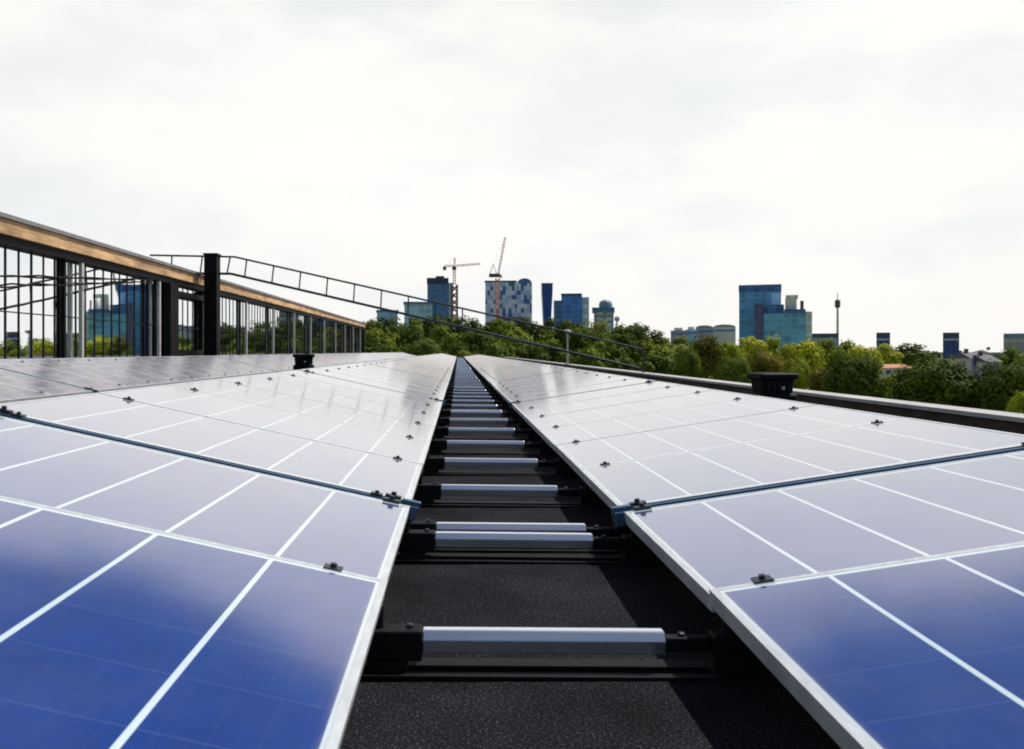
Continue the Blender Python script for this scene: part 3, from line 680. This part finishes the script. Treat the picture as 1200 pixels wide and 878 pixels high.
# ------------------------------------------------------------------ trees
def leaf_mat(name, c, var=0.35):
    m = mat(name, c, 0.7, spec=0.08); t = m.node_tree; b = t.nodes['Principled BSDF']
    tc = N(t, 'ShaderNodeTexCoord'); n = N(t, 'ShaderNodeTexNoise', i_Scale=2.2, i_Detail=3.0); L(t, tc.outputs['Object'], n.inputs['Vector'])
    oi = N(t, 'ShaderNodeObjectInfo')
    lo = tuple(x*(1-var) for x in c); hi = (c[0]*(1+var*1.3), c[1]*(1+var), c[2]*(1+var*.5))
    col = ramp(t, n.outputs[0], [(0.3, lo), (0.7, hi)])
    hs = N(t, 'ShaderNodeHueSaturation'); L(t, col, hs.inputs['Color'])
    L(t, math_n(t, 'ADD', math_n(t, 'MULTIPLY', oi.outputs['Random'], 0.5), 0.75), hs.inputs['Value'])
    L(t, math_n(t, 'ADD', math_n(t, 'MULTIPLY', oi.outputs['Random'], -0.03), 0.515), hs.inputs['Hue'])
    L(t, hs.outputs[0], b.inputs['Base Color'])
    tr = N(t, 'ShaderNodeBsdfTranslucent'); L(t, hs.outputs[0], tr.inputs[0])
    mx = N(t, 'ShaderNodeMixShader', i_0=0.16); L(t, b.outputs[0], mx.inputs[1]); L(t, tr.outputs[0], mx.inputs[2])
    L(t, mx.outputs[0], t.nodes['Material Output'].inputs[0]); return m
leafs = {'dark': leaf_mat('leaves_dark', (0.075, 0.112, 0.016)), 'mid': leaf_mat('leaves_mid', (0.145, 0.20, 0.024)), 'bright': leaf_mat('leaves_bright', (0.31, 0.37, 0.032)),
         'olive': leaf_mat('leaves_olive', (0.16, 0.15, 0.022))}
bark = mat('bark', (0.07, 0.05, 0.035), 0.9, var=0.3, vscale=3)
def crown_mesh(seed, nclump, nleaf, size, m):
    """unit crown (about 1 wide, 1 high, centre at 0): clumps of leaf faces spread through a rounded volume"""
    r = random.Random(seed); b = MB(); cl = []
    while len(cl) < nclump:
        p = Vector((r.uniform(-1, 1), r.uniform(-1, 1), r.uniform(-1, 1)))
        if p.length > 1 or p.length < .25: continue
        p = Vector((p.x*.37, p.y*.37, p.z*.36))
        cl.append((p, r.uniform(.10, .19)))
    per = nleaf//nclump
    for c, rad in cl:
        for _ in range(per):
            d = Vector((r.gauss(0, 1), r.gauss(0, 1), r.gauss(0, 1))).normalized()
            p = c + Vector((d.x, d.y, d.z*.85))*rad*(r.random()**.35)
            nrm = (d*.9 + p.normalized()*1.0 + Vector((r.gauss(0, .3), r.gauss(0, .3), r.gauss(.05, .3)))).normalized()
            q = nrm.to_track_quat('Z', 'Y'); s = size*r.uniform(.6, 1.3); a = r.uniform(0, 6.28)
            u = q @ Vector((math.cos(a), math.sin(a), 0))*s; v = q @ Vector((-math.sin(a), math.cos(a), 0))*s*.6
            b.poly([p-u, p+v*.9-u*.1, p+u, p-v*.9+u*.1], m)
    return b.mesh('crown')
crowns = {}
for kind in leafs:
    crowns[kind, 'far'] = [crown_mesh(hash_, 46, 5200, .036, leafs[kind]) for hash_ in (11, 12, 13)]
    crowns[kind, 'near'] = [crown_mesh(hash_, 80, 16000, .021, leafs[kind]) for hash_ in (21, 22)]
def trunk_mesh():
    b = MB(); n = 8
    ring = lambda x, y, z, rr: [Vector((x+rr*math.cos(6.2832*j/n), y+rr*math.sin(6.2832*j/n), z)) for j in range(n)]
    b.frustum([ring(0, 0, 0, .055), ring(0, 0, .08, .036), ring(.01, 0, .45, .028), ring(.0, .01, .8, .012)], bark)
    for i, (z, a) in enumerate(((.35, .3), (.42, 2.4), (.5, 4.3), (.58, 1.2), (.66, 5.3))):
        b.tube((0, 0, z), (math.cos(a)*.2, math.sin(a)*.2, z+.22), .014, bark, 6, .005)
    return b.mesh('trunk')
me_trunk = trunk_mesh()
tcount = [0]
def tree(px, top, Y, wpx, kind, label, group, asp=1.05):
    i = tcount[0]; tcount[0] += 1; r = random.Random(100+i)
    wpx *= r.uniform(.82, 1.22); top += r.uniform(-4.5, 0.5) if Y > 130 else 0; asp *= r.uniform(.85, 1.2)
    p = world(px, top, Y); H = p.z-GZ; wd = wpx*(1.4 if Y > 130 else 1.1)*Y/F; ch = min(max(wd*asp, H*.55), H*.92)
    o = empty('tree', (p.x, Y, GZ), label, 'tree', group, r.uniform(0, 6.28))
    t = bpy.data.objects.new('trunk', me_trunk); C.objects.link(t); t.parent = o; t.scale = (H*.42, H*.42, (H-ch*.35)/.8 if False else H*.95)
    lst = crowns[kind, 'near' if Y < 130 else 'far']
    c = bpy.data.objects.new('crown', lst[i % len(lst)]); C.objects.link(c); c.parent = o
    c.location = (0, 0, H-ch*.5); c.scale = (wd, wd, ch/.96)
    return o
G1 = 'trees in the park behind the roof'
marks = [(440, 'railing'), (470, 'pale blue blocks'), (505, 'slim blue tower'), (533, 'level jib crane'), (560, 'gap between the cranes'), (583, 'red luffing crane'), (610, 'chequered block'), (641, 'narrow navy tower'),
         (668, 'wide bright blue block'), (706, 'domed block'), (723, 'tiny round tank'), (742, 'open sky beyond the tank'), (775, 'sky before the pale halls'), (800, 'pale halls')]
used = {}
def plabel(px, rowname, kind):
    m = min(marks, key=lambda q: abs(q[0]-px))[1]
    col = {'dark': 'dark green', 'mid': 'leafy green', 'bright': 'bright yellow green', 'olive': 'brownish olive'}[kind]
    base = f'{col} round tree in the park\'s {rowname}, below the {m}'
    n = used.get(base, 0); used[base] = n+1
    return base if n == 0 else base.replace(col, ['', 'neighbouring ' + col, 'further right ' + col][min(n, 2)])
def wig(i, a): return math.sin(i*12.9898)*a
seq = []
for i, (px, top) in enumerate([(432, 373), (456, 371), (483, 369), (508, 366), (534, 367), (560, 371), (588, 370), (615, 371), (642, 370), (668, 373), (696, 375), (720, 379), (742, 376), (770, 385), (798, 395)]):
    seq.append((px, top, 235+wig(i, 12), 36, ['dark', 'dark', 'mid', 'dark'][i % 4], 'back row'))
for i, (px, top) in enumerate([(446, 384), (484, 382), (521, 382), (559, 387), (603, 384), (634, 384), (669, 381), (702, 387), (735, 392), (762, 397), (790, 402)]):
    seq.append((px, top, 185+wig(i+5, 10), 42, ['mid', 'dark', 'mid', 'dark', 'mid'][i % 5], 'middle row'))
for i, (px, top) in enumerate([(430, 397), (462, 399), (500, 397), (541, 397), (580, 396), (616, 399), (655, 398), (690, 402), (722, 404), (756, 408), (782, 411)]):
    seq.append((px, top, 140+wig(i+9, 6), 46, ['dark', 'mid', 'dark'][i % 3], 'front row'))
for px, top, Y, wpx, kind, rn in seq: tree(px, top, Y, wpx, kind, plabel(px, rn, kind), G1)
G2 = 'trees beyond the right parapet'
for a in [
    (826, 391, 135, 44, 'olive', 'dark brownish tree standing left of the teal towers'), (806, 404, 125, 40, 'mid', 'green tree just left of the dark brownish tree'),
    (852, 398, 180, 34, 'bright', 'bright green tree directly below the left edge of the tall teal tower'), (878, 396, 185, 36, 'bright', 'bright yellow green tree below the middle of the tall teal tower'),
    (908, 395, 190, 36, 'bright', 'bright yellow green tree below the stepped teal block'), (940, 396, 190, 36, 'bright', 'bright tree below the right flank of the stepped teal block'),
    (962, 394, 230, 30, 'mid', 'darker green tree at the foot of the telecom mast block'), (897, 406, 112, 50, 'olive', 'brownish olive tree right above the large roof vent'),
    (858, 412, 108, 42, 'mid', 'green tree left of the large roof vent'), (934, 414, 105, 40, 'bright', 'bright bushy tree just right of the large roof vent'),
    (985, 398, 210, 40, 'mid', 'green tree right below the telecom mast'), (1012, 401, 200, 40, 'bright', 'bright green tree left of the lone small blue tower'),
    (1036, 404, 290, 44, 'bright', 'bright green tree below the lone small blue tower'), (1042, 435, 150, 34, 'bright', 'low bright bushy tree just in front of the orange roof'), (1000, 407, 82, 66, 'dark', 'dark broad tree between the roof vent and the orange roof'),
    (1068, 403, 300, 44, 'dark', 'distant dark tree between the two small blue towers'), (1095, 408, 78, 92, 'dark', 'biggest dark tree, below the second small blue tower'),
    (1132, 436, 92, 36, 'olive', 'olive tree in the dip between the two darkest big trees'), (1178, 414, 74, 84, 'dark', 'big dark tree at the right picture edge'),
    (1200, 452, 62, 40, 'bright', 'small bright bush-like tree in the bottom right of the tree belt'), (965, 425, 95, 40, 'olive', 'low olive tree beside the dark broad tree'),
    (1060, 448, 88, 26, 'mid', 'small green tree beneath the orange roofed house'), (1190, 405, 260, 40, 'mid', 'distant green tree below the white block at the right edge')]:
    tree(*a, G2)
# far-off woods on the horizon: one mass
b = MB(); r = random.Random(5)
lf = leaf_mat('leaves_far', (0.05, 0.07, 0.022))
for i in range(9000):
    x = r.uniform(-900, 1000); hh = 13.5+2.6*math.sin(x*.021)+1.6*math.sin(x*.073+1)+1.2*math.sin(x*.19)
    z = GZ + hh*(r.random()**.5); y = 880+r.uniform(-14, 14)
    q = Vector((r.gauss(0, .5), r.gauss(-.5, .6), r.gauss(.6, .4))).normalized().to_track_quat('Z', 'Y'); s = r.uniform(1.0, 2.4)
    b.poly([Vector((x, y, z)) + q @ Vector(c)*s for c in ((-1, 0, 0), (0, -.7, 0), (1, 0, 0), (0, .7, 0))], lf)
o = b.build('distant_woods'); tag(o, 'far-off line of dark woods along the horizon', 'woods', None, 'stuff')
